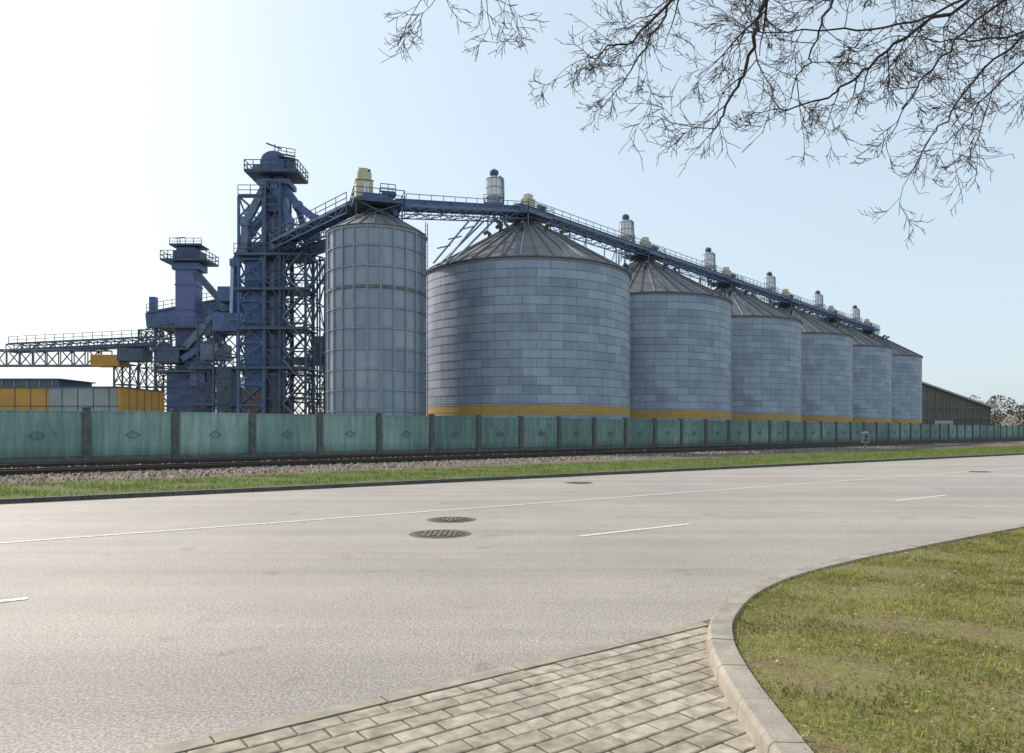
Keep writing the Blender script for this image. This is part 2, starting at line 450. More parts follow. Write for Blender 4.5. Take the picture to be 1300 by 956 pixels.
cl=np.sin(P[:,0]*3.1+np.sin(P[:,1]*2.2)*2)+np.sin(P[:,1]*4.3+P[:,0]*1.7)+.7*np.sin(P[:,0]*9.1+P[:,1]*3.3)*np.sin(P[:,1]*8.3)+np.random.randn(len(P))*.8
P=P[(cl>-.35)&(P[:,0]<P[:,1]*.72+2.)]
P2=lawn_pts(40000,(8,40),(8,32))
blades("lawn_grass",np.r_[P,P2],.034,.009,'grass',.099)
Lf=lawn_pts(12000,(1.2,12),(2.5,13)); nl=len(Lf); vv=np.zeros((nl,3,3)); aa=np.random.rand(nl)*6.28; sz=.006+np.random.rand(nl)*.014
for i in range(3):
    vv[:,i,0]=Lf[:,0]+sz*np.cos(aa+i*2.1); vv[:,i,1]=Lf[:,1]+sz*np.sin(aa+i*2.1)*.8; vv[:,i,2]=.113+np.random.rand(nl)*.02
np_mesh("fallen_leaves",vv.reshape(-1,3),3,'leaf')

sheet("pavement_bed",[RP(-40,-6),RP(9,-6),RP(9,4.15),RP(-40,4.15)],.006,'joint')
b=MB(); bw,bh=.27,.14
def in_lawn(p): return p.x>np.interp(p.y,[q.y for q in outer],[q.x for q in outer])+.06
row=0; n_=4.0
while n_>-1.5:
    s=-9.+(row%2)*bw*.5
    while s<6.5:
        p=RP(s,n_-bh/2)
        if p.y>1.5 and abs(p.x)<p.y*.9+1.5 and not in_lawn(p):
            tx=random.uniform(-.007,.007); ty=random.uniform(-.008,.008); z=.010+random.uniform(0,.004)
            rz=TH+random.uniform(-.02,.02); a=V((math.cos(rz),math.sin(rz),tx)); c=V((-math.sin(rz),math.cos(rz),ty))
            hx=bw/2-.004-random.random()*.004; hy=bh/2-.004-random.random()*.003
            o=p+V((0,0,z))
            lo=[o+a*sx*hx+c*sy*hy+V((0,0,-.02)) for sx,sy in((-1,-1),(1,-1),(1,1),(-1,1))]
            md=[o+a*sx*hx+c*sy*hy+V((0,0,.0)) for sx,sy in((-1,-1),(1,-1),(1,1),(-1,1))]
            hi=[o+a*sx*(hx-.008)+c*sy*(hy-.008)+V((0,0,.004)) for sx,sy in((-1,-1),(1,-1),(1,1),(-1,1))]
            fs=[(8,9,10,11)]
            for i in range(4):
                j=(i+1)%4; fs+= [(i,j,4+j,4+i),(4+i,4+j,8+j,8+i)]
            b.add(lo+md+hi,fs,'paver')
        s+=bw
    n_-=bh; row+=1
b.build("block_pavement")
b=MB(); s=-20.
while s<7:
    q=RP(s+.5,4.08)
    if not in_lawn(q): b.obox(RP(s+.5,4.08,.0),U*.494,NN*.06,V((0,0,.015)),'kerb')
    s+=1.
b.build("flush_kerb")

def manhole(x,y,r):
    b=MB(); c=(x,y,0)
    b.lathe(c,[(r+.10,.004),(r+.09,.007),(r,.007)],'kerbdark',40,False)
    b.lathe(c,[(r,.007),(r,.014),(r-.05,.014),(r-.05,.008),(r-.06,.012)],'iron',40,False)
    b.lathe(c,[(r-.06,.012),(.001,.012)],'iron',40,False)
    for i in range(-4,5):
        for j in range(-4,5):
            px,py=i*.085*r/.42,j*.085*r/.42
            if px*px+py*py<(r-.1)**2: b.box((x+px,y+py,.017),(.05,.05,.012),'kerb' if (i+j)%2 else 'iron',.6)
    b.build("manhole_cover",(x,y,0))
manhole(-1.146,11.71,.40); manhole(-1.12,13.58,.36); manhole(2.12,23.2,.36); manhole(18.8,29.5,.35)

# ------------------------------------------------------------------ silos
EAVE=18.4; APEX=24.6; R=11.3
centres=[V((1.6+16.3*i,81.2+18.08*i,0)) for i in range(6)]
ROW=(centres[1]-centres[0]).normalized(); ROWN=V((ROW.y,-ROW.x,0))
for ci,c in enumerate(centres):
    b=MB(); n=96
    b.lathe(c,[(R+.25,0),(R+.25,1.0),(R,1.0)],'plinth',n,False)
    rh=.86
    def courses(z0,z1,k):
        z=z0
        while z<z1-1e-4:
            zn=min(z1,(math.floor(z/rh+1e-4)+1)*rh)
            b.lathe(c,[(R+.03,z),(R+.005,zn)],k,n,True,uvR=R)
            b.lathe(c,[(R-.01,z-.0),(R+.03,z)],k,n,False,uvR=R)
            z=zn
    for z0,z1,k in ((1.0,3.2,'silo'),(3.2,4.15,'yellow'),(4.15,EAVE,'silo')): courses(z0,z1,k)
    rr=R+.22; ez=EAVE-.02
    b.lathe(c,[(R,EAVE-.14),(rr,ez-.12),(rr,ez)],'roof',n,False)
    b.lathe(c,[(rr,ez),(1.1,APEX)],'roof',n,False)
    b.lathe(c,[(1.1,APEX),(1.1,APEX+.35),(.01,APEX+.4)],'roof',24,False)
    b.lathe(c,[(R+.05,EAVE-.35),(R+.10,EAVE-.32),(R+.10,EAVE-.22),(R+.04,EAVE-.2)],'rib',n)
    nr=44
    for i in range(nr):
        t=2*math.pi*(i+.5)/nr; d=V((math.cos(t),math.sin(t),0))
        b.beam(c+d*rr+V((0,0,ez+.03)),c+d*1.2+V((0,0,APEX+.02)),.11,.16,'rib' if i%4==0 else 'roof')
    for i in range(10):
        t=2*math.pi*i/10+.2; d=V((math.cos(t),math.sin(t),0)); q=.36; p=c+d*(rr*q)
        z=APEX-(APEX-ez)*(rr*q-1.1)/(rr-1.1)
        b.tube([p+V((0,0,z-.1)),p+V((0,0,z+.5)),p+d*.3+V((0,0,z+.7)),p+d*.6+V((0,0,z+.45))],.22,'roof',8)
    t=math.radians(192); d=V((math.cos(t),math.sin(t),0)); sd=V((-d.y,d.x,0))
    for sg in(-1,1): b.beam(c+d*(R+.35)+sd*.3*sg+V((0,0,1)),c+d*(R+.35)+sd*.3*sg+V((0,0,EAVE+1)),.07,.07,'rail')
    z=1.2
    while z<EAVE+1:
        b.beam(c+d*(R+.35)-sd*.3+V((0,0,z)),c+d*(R+.35)+sd*.3+V((0,0,z)),.04,.04,'rail'); z+=.35
    z=3.5
    while z<EAVE+1:
        ring=[c+d*(R+.35+.75*math.sin(a))+sd*(.38*math.cos(a))+V((0,0,z)) for a in [math.pi*j/6 for j in range(7)]]
        for a,e2 in zip(ring[:-1],ring[1:]): b.beam(a,e2,.05,.05,'rail')
        z+=.9
    t=math.radians(250); d=V((math.cos(t),math.sin(t),0)); sd=V((-d.y,d.x,0))
    b.obox(c+d*(R+.06)+V((0,0,2.1)),sd*.45,d*.06,V((0,0,.8)),'rib')
    pz=APEX+.5
    b.box(c+V((0,0,pz)),(4.2,4.2,.08),'rail',math.atan2(ROW.y,ROW.x))
    q=[c+ROW*a*2.1+ROWN*e2*2.1+V((0,0,pz)) for a,e2 in((-1,-1),(1,-1),(1,1),(-1,1),(-1,-1))]
    b.railing(q,1.1,'rail')
    for a,e2 in((-1,-1),(1,-1),(1,1),(-1,1)):
        p=c+ROW*a*1.9+ROWN*e2*1.9; b.beam(p+V((0,0,APEX-1.0)),p+V((0,0,pz)),.12,.12,'rail')
    b.build("grain_silo",tuple(c))

c=V((-12.2,66,0)); R1=4.34; E1=19.1; A1=21.2
b=MB(); n=72
b.lathe(c,[(R1+.2,0),(R1+.2,.8),(R1,.8)],'plinth',n,False)
b.lathe(c,[(R1,.8),(R1,E1)],'silo1',n,True,uvR=R1)
for i in range(24):
    t=2*math.pi*i/24; d=V((math.cos(t),math.sin(t),0)); sd=V((-d.y,d.x,0))
    b.obox(c+d*(R1+.06)+V((0,0,(E1+.8)/2)),sd*.06,d*.07,V((0,0,(E1-.8)/2)),'rib')
for zz,hh in ((E1-.15,.1),(E1-1.75,.04),(E1-3.5,.04),(E1-5.25,.12),(E1-7.,.04),(E1-8.75,.04),(E1-10.5,.04),(E1-12.25,.04),(E1-14,.04),(E1-15.75,.04)):
    b.lathe(c,[(R1,zz-hh),(R1+.11,zz-hh),(R1+.11,zz+hh),(R1,zz+hh)],'roof' if hh>.1 else 'rib',n,False)
b.lathe(c,[(R1,E1),(R1+.2,E1-.05),(R1+.2,E1+.02),(.9,A1),(.9,A1+.3),(.01,A1+.3)],'roof',n,False)
for i in range(24):
    t=2*math.pi*(i+.5)/24; d=V((math.cos(t),math.sin(t),0))
    b.beam(c+d*(R1+.2)+V((0,0,E1+.05)),c+d*1.0+V((0,0,A1+.03)),.08,.1,'rib' if i%3==0 else 'roof')
pz=A1+.5
b.box(c+V((0,0,pz)),(4.4,4.4,.1),'dark',.3); rz=.3
a=V((math.cos(rz),math.sin(rz),0)); e2=V((-a.y,a.x,0))
q=[c+a*i*2.2+e2*j*2.2+V((0,0,pz)) for i,j in((-1,-1),(1,-1),(1,1),(-1,1),(-1,-1))]
b.railing(q,1.1,'dark',1.1)
for i,j in((-1,-1),(1,-1),(1,1),(-1,1)):
    b.beam(c+a*i*2.+e2*j*2.+V((0,0,A1-1.1)),c+a*i*2.+e2*j*2.+V((0,0,pz)),.12,.12,'dark')
    b.beam(c+a*i*2.+e2*j*2.+V((0,0,A1-1.1)),c+a*(-i)*2.+e2*j*2.+V((0,0,pz)),.09,.09,'dark')
b.box(c+V((-.2,0,pz+.6)),(2.2,1.5,1.1),'blue',.3); b.box(c+V((1.1,-.3,pz+.45)),(.8,.8,.8),'dark',.3)
b.box(c+V((1.0,.4,pz+1.3)),(1.3,1.2,.1),'dark',.3); b.railing([c+V((.4,-.3,pz+1.35)),c+V((1.7,.1,pz+1.35))],.8,'dark',.6)
b.tube([c+V((.8,-.4,pz+.4)),c+V((1.8,-.9,pz-.5)),c+V((1.9,-1.0,A1-.6))],.25,'blue',8)
f=c+V((-1.2,.3,0))
b.box(f+V((0,0,pz+1.7)),(1.5,1.3,1.5),'cream',.3); b.box(f+V((0,0,pz+2.85)),(1.25,1.1,.75),'cream',.3)
b.box(f+V((-.1,0,pz+3.45)),(.8,.7,.4),'cream',.3); b.tube([f+V((.45,0,pz+3.2)),f+V((.45,0,pz+3.6))],.16,'dark')
b.box(f+V((0,0,pz+2.47)),(1.6,1.4,.06),'dark',.3); b.box(f+V((.35,-.7,pz+1.75)),(.5,.06,.9),'white',.3)
d=V((math.cos(-.25),math.sin(-.25),0)); sd=V((-d.y,d.x,0))
for sg in(-1,1): b.beam(c+d*(R1+.45)+sd*.25*sg+V((0,0,1)),c+d*(R1+.45)+sd*.25*sg+V((0,0,E1+1)),.06,.06,'rail')
z=1.2
while z<E1+1: b.beam(c+d*(R1+.45)-sd*.25+V((0,0,z)),c+d*(R1+.45)+sd*.25+V((0,0,z)),.035,.035,'rail'); z+=.35
b.build("hopper_silo",tuple(c))
HOP=c

# ------------------------------------------------------------------ galleries
def gallery(b,p1,p2,near=1.,wk=1.0,kc='blue'):
    p1=V(p1);p2=V(p2); d=(p2-p1).normalized(); side=V((d.y,-d.x,0)).normalized()*near
    b.beam(p1+V((0,0,.45)),p2+V((0,0,.45)),.8,.75,kc)
    b.beam(p1+V((0,0,.86)),p2+V((0,0,.86)),.95,.05,'rail')
    L=(p2-p1).length; n=int(L/3)
    for i in range(n+1):
        p=p1.lerp(p2,i/n); b.beam(p-side*.5+V((0,0,.45)),p+side*.5+V((0,0,.45)),.08,.86,'rail')
    b.beam(p1+side*1.0,p2+side*1.0,wk,.06,'rail')
    b.railing([p1+side*(.5+wk),p2+side*(.5+wk)],1.1,'rail',1.5)
    b.railing([p1-side*.55,p2-side*.55],1.1,'rail',1.5)
    b.truss(p1+side*.5+V((0,0,-.75)),p2+side*.5+V((0,0,-.75)),2.0,.7,1.6,.1,'blue')
GZ=25.6
b=MB()
st=centres[0]-ROW*1.5; en=centres[-1]+ROW*5
gallery(b,st+V((0,0,GZ)),en+V((0,0,GZ)))
L=(en-st).length
s=5.
while s<L:
    p=st+ROW*s
    dd=min((p-c).length for c in centres)
    if dd>4:
        z=max(EAVE,APEX-(APEX-EAVE)*dd/R)
        if dd<R-.5:
            for sg in(-1,1):
                b.beam(p+ROWN*sg*.9+V((0,0,z)),p+ROWN*sg*.9+V((0,0,GZ-.7)),.12,.12,'blue')
            b.beam(p-ROWN*.9+V((0,0,z+.3)),p+ROWN*.9+V((0,0,GZ-.8)),.08,.08,'blue')
    s+=3.2
for c in centres:
    p=c+V((0,0,GZ+1.35)); rz=math.atan2(ROW.y,ROW.x)
    b.box(p+ROW*.3,(1.3,1.0,.9),'cream',rz); b.box(p+ROW*.3+V((0,0,.7)),(.8,.7,.5),'cream',rz)
    b.tube([c+ROW*1.8+ROWN*.2+V((0,0,GZ+1.3)),c+ROW*3.0+ROWN*.2+V((0,0,GZ+1.3))],.28,'dark',10)
    b.beam(c+ROWN*.6+V((0,0,GZ-.2)),c+ROWN*1.6+V((0,0,APEX-.2)),.35,.35,'rail')
b.build("silo_conveyor_gallery")
b=MB()
gp1=HOP+V((1.5,1.2,22.0)); gp2=centres[0]+V((-1.2,-.8,25.4))
gallery(b,gp1,gp2)
gd_=(gp2-gp1)
def onr(t,dz,sd_=0.): return gp1+gd_*t+V((0,0,dz))+V((gd_.y,-gd_.x,0)).normalized()*sd_
for sd_ in (-.9,.9):
    b.beam(onr(.33,18.2-22-gd_.z*.33,sd_),onr(.62,-.7,sd_),.16,.16,'rail')
    b.beam(onr(.38,18.2-22-gd_.z*.38,sd_),onr(.75,-.7,sd_),.16,.16,'rail')
for t in (.36,.45,.55): b.beam(onr(t,-2.6+(t-.45)*10,-.9),onr(t,-2.6+(t-.45)*10,.9),.1,.1,'rail')
b.tube([onr(.84,.2,1.),onr(.83,-1.2,1.),onr(.9,-2.2,1.)],.2,'rib',8)
tA=V((-24.4,76,0))
gallery(b,V((-23.5,75.2,20.7)),HOP+V((-1.6,.6,21.9)))
gallery(b,V((-23.5,77.5,19.7)),HOP+V((1.,4.5,21.2)))
b.beam((-21.2,75,15.5),(-15.8,69.5,20.6),.2,.2,'blue'); b.beam((-21.2,77,15.5),(-15.8,71.5,20.6),.2,.2,'blue')
b.build("transfer_conveyor")

def filter_unit(p,name="dust_filter"):
    b=MB(); x,y,z=p
    b.box((x,y,z+.05),(2.2,2.2,.08),'rail')
    q=[V((x+i,y+j,z+.05)) for i,j in((-1.1,-1.1),(1.1,-1.1),(1.1,1.1),(-1.1,1.1),(-1.1,-1.1))]
    b.railing(q,1.,'rail',.9,.045)
    for i,j in((-.7,-.7),(.7,-.7),(.7,.7),(-.7,.7)): b.beam((x+i,y+j,z-2.4),(x+i*.95,y+j*.95,z+1.0),.1,.1,'rail')
    b.lathe((x,y,z),[(.2,.2),(.85,.95),(.85,3.1),(.7,3.22),(.35,3.3)],'white',20,False)
    for t in range(10):
        a=t*.628; b.beam((x+.87*math.cos(a),y+.87*math.sin(a),z+.95),(x+.87*math.cos(a),y+.87*math.sin(a),z+3.1),.04,.04,'rib')
    for zz in (1.0,2.05,3.05): b.lathe((x,y,z),[(.85,zz-.04),(.91,zz-.04),(.91,zz+.04),(.85,zz+.04)],'rib',20,False)
    b.box((x,y,z+3.45),(.8,.8,.4),'dark'); b.lathe((x,y,z),[(.5,3.65),(.5,3.95),(.15,4.2),(.01,4.2)],'dark',12,False)
    b.tube([(x+.6,y,z+3.4),(x+1.0,y-.1,z+3.1),(x+1.05,y-.1,z+1.2),(x+.9,y-.1,z-.4)],.13,'rib',8)
    b.tube([(x,y,z+.3),(x,y,z-1.2),(x+.9,y-.2,z-2.2)],.22,'rib',8)
    b.build(name,p)
filter_unit((-2.0,81.6,26.6))
for i,dx in enumerate((-2.4,-2.6,-2.7,-2.5,-2.5)):
    c=centres[i+1]; filter_unit((c.x+dx,c.y+.6,27.0))

# ------------------------------------------------------------------ elevator tower A
b=MB(); X,Y=tA.x,tA.y
b.lattice(X-3.4,X-.9,Y-1.5,Y+1.5,0,25.5,2.2,.16,'blue',True)
b.lattice(X-.6,X+.9,Y-1.8,Y+1.8,0,27,2.4,.12,'dark')
b.lattice(X+1.2,X+3.4,Y-1.5,Y+1.5,0,22.6,2.4,.15,'dark',True)
b.lattice(X+3.4,X+4.2,Y+1,Y+3,0,20,2.4,.1,'dark')
for dx,w in ((-.95,.85),(.35,.85)):
    b.box((X+dx,Y,14.3),(w,1.3,28.6),'purple' if dx<0 else 'blue')
    for z in range(2,28,2): b.box((X+dx,Y,z+.3),(w+.1,1.4,.12),'dark')
b.box((X-2.1,Y,10.5),(1.7,2.2,21),'blue')
b.box((X-2.1,Y,3),(2.6,2.8,6),'rust'); b.box((X+.9,Y-.5,2.5),(1.5,2.,5),'rust')
for z in (8,12,16,19.5): 
    b.box((X,Y,z),(7.4,4.0,.1),'rail'); b.railing([(X-3.7,Y-2,z),(X+3.7,Y-2,z)],1.1,'dark',1.2)
b.box((X-.1,Y,25.6),(2.2,2.2,3.0),'blue')
b.box((X,Y,27.95),(5.4,3.8,.12),'dark'); b.railing([(X-2.7,Y-1.9,28),(X+2.7,Y-1.9,28),(X+2.7,Y+1.9,28),(X-2.7,Y+1.9,28),(X-2.7,Y-1.9,28)],1.1,'dark',.9,.07)
b.box((X-.1,Y,28.7),(2.6,2.0,1.5),'blue')
hood=[(X-.1+1.25*math.cos(a),29.45+.95*math.sin(a)) for a in [math.pi*i/10 for i in range(11)]]
b.add([(x,Y-.9,z) for x,z in hood]+[(x,Y+.9,z) for x,z in hood],
      [tuple(range(11))[::-1],tuple(range(11,22))]+[(i,i+1,i+12,i+11) for i in range(10)],'blue')
b.box((X+1.6,Y-.6,28.8),(1.0,.8,1.2),'dark'); b.box((X,Y,27.1),(3.3,2.8,.5),'blue'); b.box((X-1.8,Y-.4,28.6),(.7,.8,.9),'rail')
b.beam((X-1.1,Y,31.5),(X+.5,Y,30.9),.1,.14,'dark'); b.beam((X-.2,Y,30.3),(X-.2,Y,31.4),.08,.08,'dark')
b.beam((X+.6,Y-1.1,29.7),(X+2.3,Y-1.1,29.4),.6,.1,'dark'); b.railing([(X+.6,Y-1.4,29.8),(X+2.3,Y-1.4,29.5)],.8,'dark',.6)
def duct(P,w,k='blue'):
    for a,c_ in zip(P[:-1],P[1:]): b.beam(a,c_,w,w,k)
    for a in P: b.box(a,(w*1.25,w*1.25,w*1.0),k)
duct([(X+.9,Y-.6,26.8),(X+2.4,Y-.8,24.8),(X+4.2,Y-.8,23.4),(X+4.3,Y-.8,21.6)],.7)
duct([(X+.2,Y-1.2,26.6),(X+1.8,Y-1.4,23.0),(X+1.9,Y-1.4,20.5)],.6)
duct([(X-.8,Y-1.2,26.6),(X-2.7,Y-1.4,22.8),(X-2.8,Y-1.4,20)],.7,'rail')
duct([(X-1.,Y+.8,25.0),(X-3.,Y+.8,22.5),(X-4.5,Y+.6,19.2),(X-4.6,Y+.5,13.5)],.75,'blue')
duct([(X+2.,Y+.8,25.0),(X+3.,Y+.8,21.5)],.6,'rail')
b.beam((X-3.2,Y-1.6,25.4),(X+1.5,Y-1.6,25.4),.15,.15,'dark')
b.railing([(X-3.4,Y-1.7,25.5),(X-.9,Y-1.7,25.5)],1.1,'dark',.9)
z=0.; sg=1
while z<19:
    b.beam((X+2.3-sg*1.0,Y-1.9,z),(X+2.3+sg*1.0,Y-1.9,z+2.2),.6,.12,'rail'); b.beam((X+2.3-sg*1.0,Y-2.2,z+1),(X+2.3+sg*1.0,Y-2.2,z+3.2),.05,.05,'rail')
    z+=2.2; sg=-sg
b.build("grain_elevator_tower",(X,Y,0))

b=MB(); X,Y=-38.7,88.
b.box((X-.1,Y,11.5),(2.3,2.2,19.5),'purple')
for z in range(4,21,3): b.box((X-.1,Y,z),(2.45,2.35,.18),'blue')
b.box((X,Y,21.8),(5.4,3.6,.12),'dark'); b.railing([(X-2.7,Y-1.8,21.8),(X+2.7,Y-1.8,21.8),(X+2.7,Y+1.8,21.8),(X-2.7,Y+1.8,21.8),(X-2.7,Y-1.8,21.8)],1.1,'dark',.9,.07)
b.box((X,Y,22.5),(3.2,2.0,1.2),'dark'); b.box((X-.2,Y,23.3),(2.2,1.5,.6),'blue'); b.box((X,Y,21.2),(3.2,2.6,.8),'blue')
b.box((X,Y,23.7),(3.8,2.4,.08),'dark'); b.railing([(X-1.9,Y-1.2,23.7),(X+1.9,Y-1.2,23.7)],.8,'dark',.8); b.beam((X-1.2,Y,23.6),(X-1.2,Y,24.9),.08,.08,'dark'); b.beam((X-1.8,Y,24.8),(X-.6,Y,24.9),.2,.1,'cream')
b.beam((X+1.,Y-.8,20.6),(X+4.2,Y-1,17.0),.7,.7,'dark')
b.lattice(X-3.2,X+3.,Y-2,Y+2,0,13.8,2.4,.14,'dark',True)
b.box((X+.2,Y,6),(4.6,3,5.0),'blue'); b.box((X-1.6,Y-1.2,10.6),(2.6,2.,2.0),'dark'); b.box((X+1.7,Y-1.2,9.2),(1.6,1.6,4.6),'purple')
for z in(8.6,11.2,13.8): b.box((X,Y,z),(7.0,4.6,.1),'rail'); b.railing([(X-3.5,Y-2.3,z),(X+3.5,Y-2.3,z)],1.1,'dark',1.)
b.beam((X+.6,Y-2.1,11.5),(X+5.2,Y-2.4,16.6),.8,.8,'rail')
b.beam((X+.2,Y-2.3,10),(X+5.6,Y-2.6,13.2),.7,.7,'blue')
b.build("elevator_head_tower",(X,Y,0))
b=MB()
b.beam((-46.3,94,15.6),(-32,91,17.4),2.0,1.7,'blue'); b.beam((-46.3,94,16.55),(-32,91,18.35),2.3,.12,'rail')
b.railing([(-46.3,92.8,16.6),(-32,89.8,18.4)],1.1,'dark',1.2)
b.truss((-46.3,94,13.4),(-32,91,15.0),2.0,1.2,1.6,.12,'dark')
b.lattice(-47.4,-45.2,93,95,0,14.5,2.4,.12,'dark',True); b.lattice(-32.6,-30,80,83,0,15,2.4,.14,'dark',True)
b.lattice(-35.2,-33.8,82,85,0,14,2.4,.12,'dark')
b.box((-46.0,94,17.6),(.8,.8,2.4),'blue'); b.box((-31,81,13.5),(3.,3,2.0),'blue'); b.box((-33.5,83,10.5),(2.6,2.4,1.8),'rail')
b.box((-30.9,81,16.6),(2.4,2.4,1.6),'blue'); b.truss((-34.5,84,15.0),(-29,81,15.0),2,1.0,1.2,.1,'dark')
b.beam((-35,84,12.5),(-30,81,17),.6,.6,'dark'); b.box((-31.5,81,4.2),(1.6,2.,8.4),'dark')
for z in (4.5,8.5): b.box((-32.5,82,z),(6,4,.1),'rail'); b.railing([(-35.5,80,z),(-29.5,80,z)],1.1,'dark',1.)
b.build("intake_conveyor_gallery")
b=MB()
b.truss((-110,101,10.6),(-52,94,10.0),2.0,2.0,1.9,.17,'boom')
b.truss((-66,97,12.1),(-43,91,12.3),2.2,.9,1.3,.13,'dark'); b.beam((-66,97,12.2),(-43,91,12.4),1.4,.5,'blue')
b.railing([(-66,96,13),(-43,90,13.2)],1.,'dark',1.4)
b.box((-51.0,93,10.5),(3.6,2.6,1.4),'orange'); b.box((-47.6,92.5,11.2),(3.2,2.6,1.6),'dark'); b.lattice(-50,-48,92,94,0,10,2.4,.12,'dark',True)
b.build("loader_boom_conveyor")
b=MB()
b.truss((-30,96,9.0),(-8,108,9.0),2.2,1.5,1.6,.14,'dark'); b.beam((-30,96,10.9),(-8,108,10.9),1.6,.9,'dark')
b.truss((-30,96,5.4),(-8,108,5.4),2.2,1.2,1.6,.12,'rust'); b.box((-24.7,96,12.6),(2.6,2.5,2.6),'dark')
b.lattice(-26.6,-24.6,96,98,0,12,2.4,.12,'dark',True); b.lattice(-12,-10,104,106,0,12,2.4,.12,'dark',True)
b.build("conveyor_bridge")

# ------------------------------------------------------------------ left workshop building
b=MB(); z1=4.95; yb=63.
def wpanel(x0,x1,k):
    b.box(((x0+x1)/2,(56+yb)/2,z1/2),(x1-x0-.02,yb-56,z1),k)
wpanel(-80,-35.4,'orange'); wpanel(-35.4,-30.2,'gpanel'); wpanel(-30.2,-29.9,'orange')
x=-80
while x<-30:
    b.box((x,55.985,z1/2),(.05,.03,z1),'dark'); x+=1.2
y_=57.2
while y_<yb: b.box((-29.895,y_,z1/2),(.03,.05,z1),'rust'); y_+=1.2
b.box((-54.9,55.98,3.55),(50.0,.02,.05),'dark')
b.box((-54.95,(56+yb)/2,z1+.05),(50.2,yb-56+.2,.10),'dark')
b.box((-61,60.5,5.35),(50,4.6,.7),'glass'); b.box((-61,60.5,5.76),(50.4,5.,.10),'dark')
x=-85.5
while x<-36: b.box((x,58.16,5.35),(.08,.05,.7),'gpanel'); x+=1.0
b.build("workshop_building",(-50,60,0))

# ------------------------------------------------------------------ far hall
b=MB(); cx,cy=124.,222.; w=36.; Ln=70.; ez=8.9; rz_=16.4
hx=w/2
def H(u,v,z): return (cx+u+v*.55,cy-u*.25+v,z)
b.add([H(-hx,0,0),H(hx,0,0),H(hx,0,ez),H(0,0,rz_),H(-hx,0,ez),H(-hx,Ln,0),H(hx,Ln,0),H(hx,Ln,ez),H(0,Ln,rz_),H(-hx,Ln,ez)],
      [(0,1,2,3,4),(5,9,8,7,6),(1,6,7,2),(0,4,9,5)],'hwall')
b.add([H(-hx-.8,-.8,ez-.35),H(0,-.8,rz_+.05),H(0,Ln,rz_+.05),H(-hx-.8,Ln,ez-.35)],[(0,1,2,3)],'hroof')
b.add([H(hx+.8,-.8,ez-.35),H(0,-.8,rz_+.05),H(0,Ln,rz_+.05),H(hx+.8,Ln,ez-.35)],[(3,2,1,0)],'hroof')
for i in range(19):
    u=-hx+w*i/18; top=rz_-(rz_-ez)*abs(u)/hx
    b.beam(H(u,-.1,0),H(u,-.1,top),.3,.2,'hroof')
b.beam(H(-hx,-.15,5.2),H(hx,-.15,5.2),.2,.3,'hroof'); b.beam(H(-hx,-.15,ez-.4),H(hx,-.15,ez-.4),.2,.3,'hroof')
b.beam(H(hx+.8,-.85,ez-.35),H(0,-.85,rz_+.05),.2,.5,'rib'); b.beam(H(-hx-.8,-.85,ez-.35),H(0,-.85,rz_+.05),.2,.5,'rib')
b.box(H(6,-.2,2.4),(5,.2,4.8),'gpanel',-.25); 
b.build("storage_hall",(cx,cy,0))

# ------------------------------------------------------------------ distant trees and hill
b=MB(); nx,ny=60,8
for j in range(ny):
    for i in range(nx):
        x=150+ (i/(nx-1))*900; y=430+j*70+ (i*1.5)
        h=12*math.sin(math.pi*min(1,j/(ny-1)*.9))*(.6+.4*math.sin(i*.21+1))
        b.v.append((x,y,h-1 if 0<i<nx-1 and j>0 else -2))
for j in range(ny-1):
    for i in range(nx-1): b.face([j*nx+i,j*nx+i+1,(j+1)*nx+i+1,(j+1)*nx+i],'verge',None,True)
b.build("hill")
vs=[]
def clumptree(x,y,z,h,w,cnt,sz):
    for _ in range(cnt):
        u=random.random(); t=random.uniform(0,6.28); rr=w/2*math.sqrt(random.random())*(math.sin(math.pi*min(.98,.15+u*.85))**.6)
        p=V((x+rr*math.cos(t),y+rr*math.sin(t)*.8,z+h*(.22+.78*u)))
        a=V((random.gauss(0,1),random.gauss(0,1),random.gauss(0,1))).normalized()*sz*random.uniform(.4,1.2)
        c=a.cross(V((random.gauss(0,1),random.gauss(0,1),random.gauss(0,1)))).normalized()*sz*random.uniform(.3,.9)
        vs.extend([p-a,p+c,p+a*.9])
    vs.extend([V((x-.2,y,z)),V((x+.2,y,z)),V((x,y,z+h*.8))])
for i in range(190):
    x=random.uniform(205,460); y=random.uniform(320,430)
    h=random.uniform(11,20); clumptree(x,y,0,h,random.uniform(8,13),270,.85)
for i in range(40):
    x=random.uniform(-260,-90); y=random.uniform(300,380)
    clumptree(x,y,0,random.uniform(5,9),random.uniform(6,10),100,.8)
np_mesh("distant_tree_line",[tuple(p) for p in vs],3,'ftree')
vs=[]
clumptree(139.5,205,0,6.0,5.5,420,.3); np_mesh("blossoming_tree",[tuple(p) for p in vs],3,'blossom')

# ------------------------------------------------------------------ dwarf railway signal
b=MB(); x,y=29.4,61.
b.box((x,y,.12),(.6,.5,.2),'plinth'); b.tube([(x,y,.2),(x,y,.7)],.07,'rib',8)
b.box((x,y,1.05),(.55,.4,.8),'gpanel'); b.lathe((x,y,1.45),[(.34,0),(.30,.08),(.01,.16)],'gpanel',10,False)
for z in(.88,1.2): b.tube([(x,y-.2,z),(x-.05,y-.4,z)],[.11,.14],'dark',10)
b.build("railway_signal",(x,y,0))

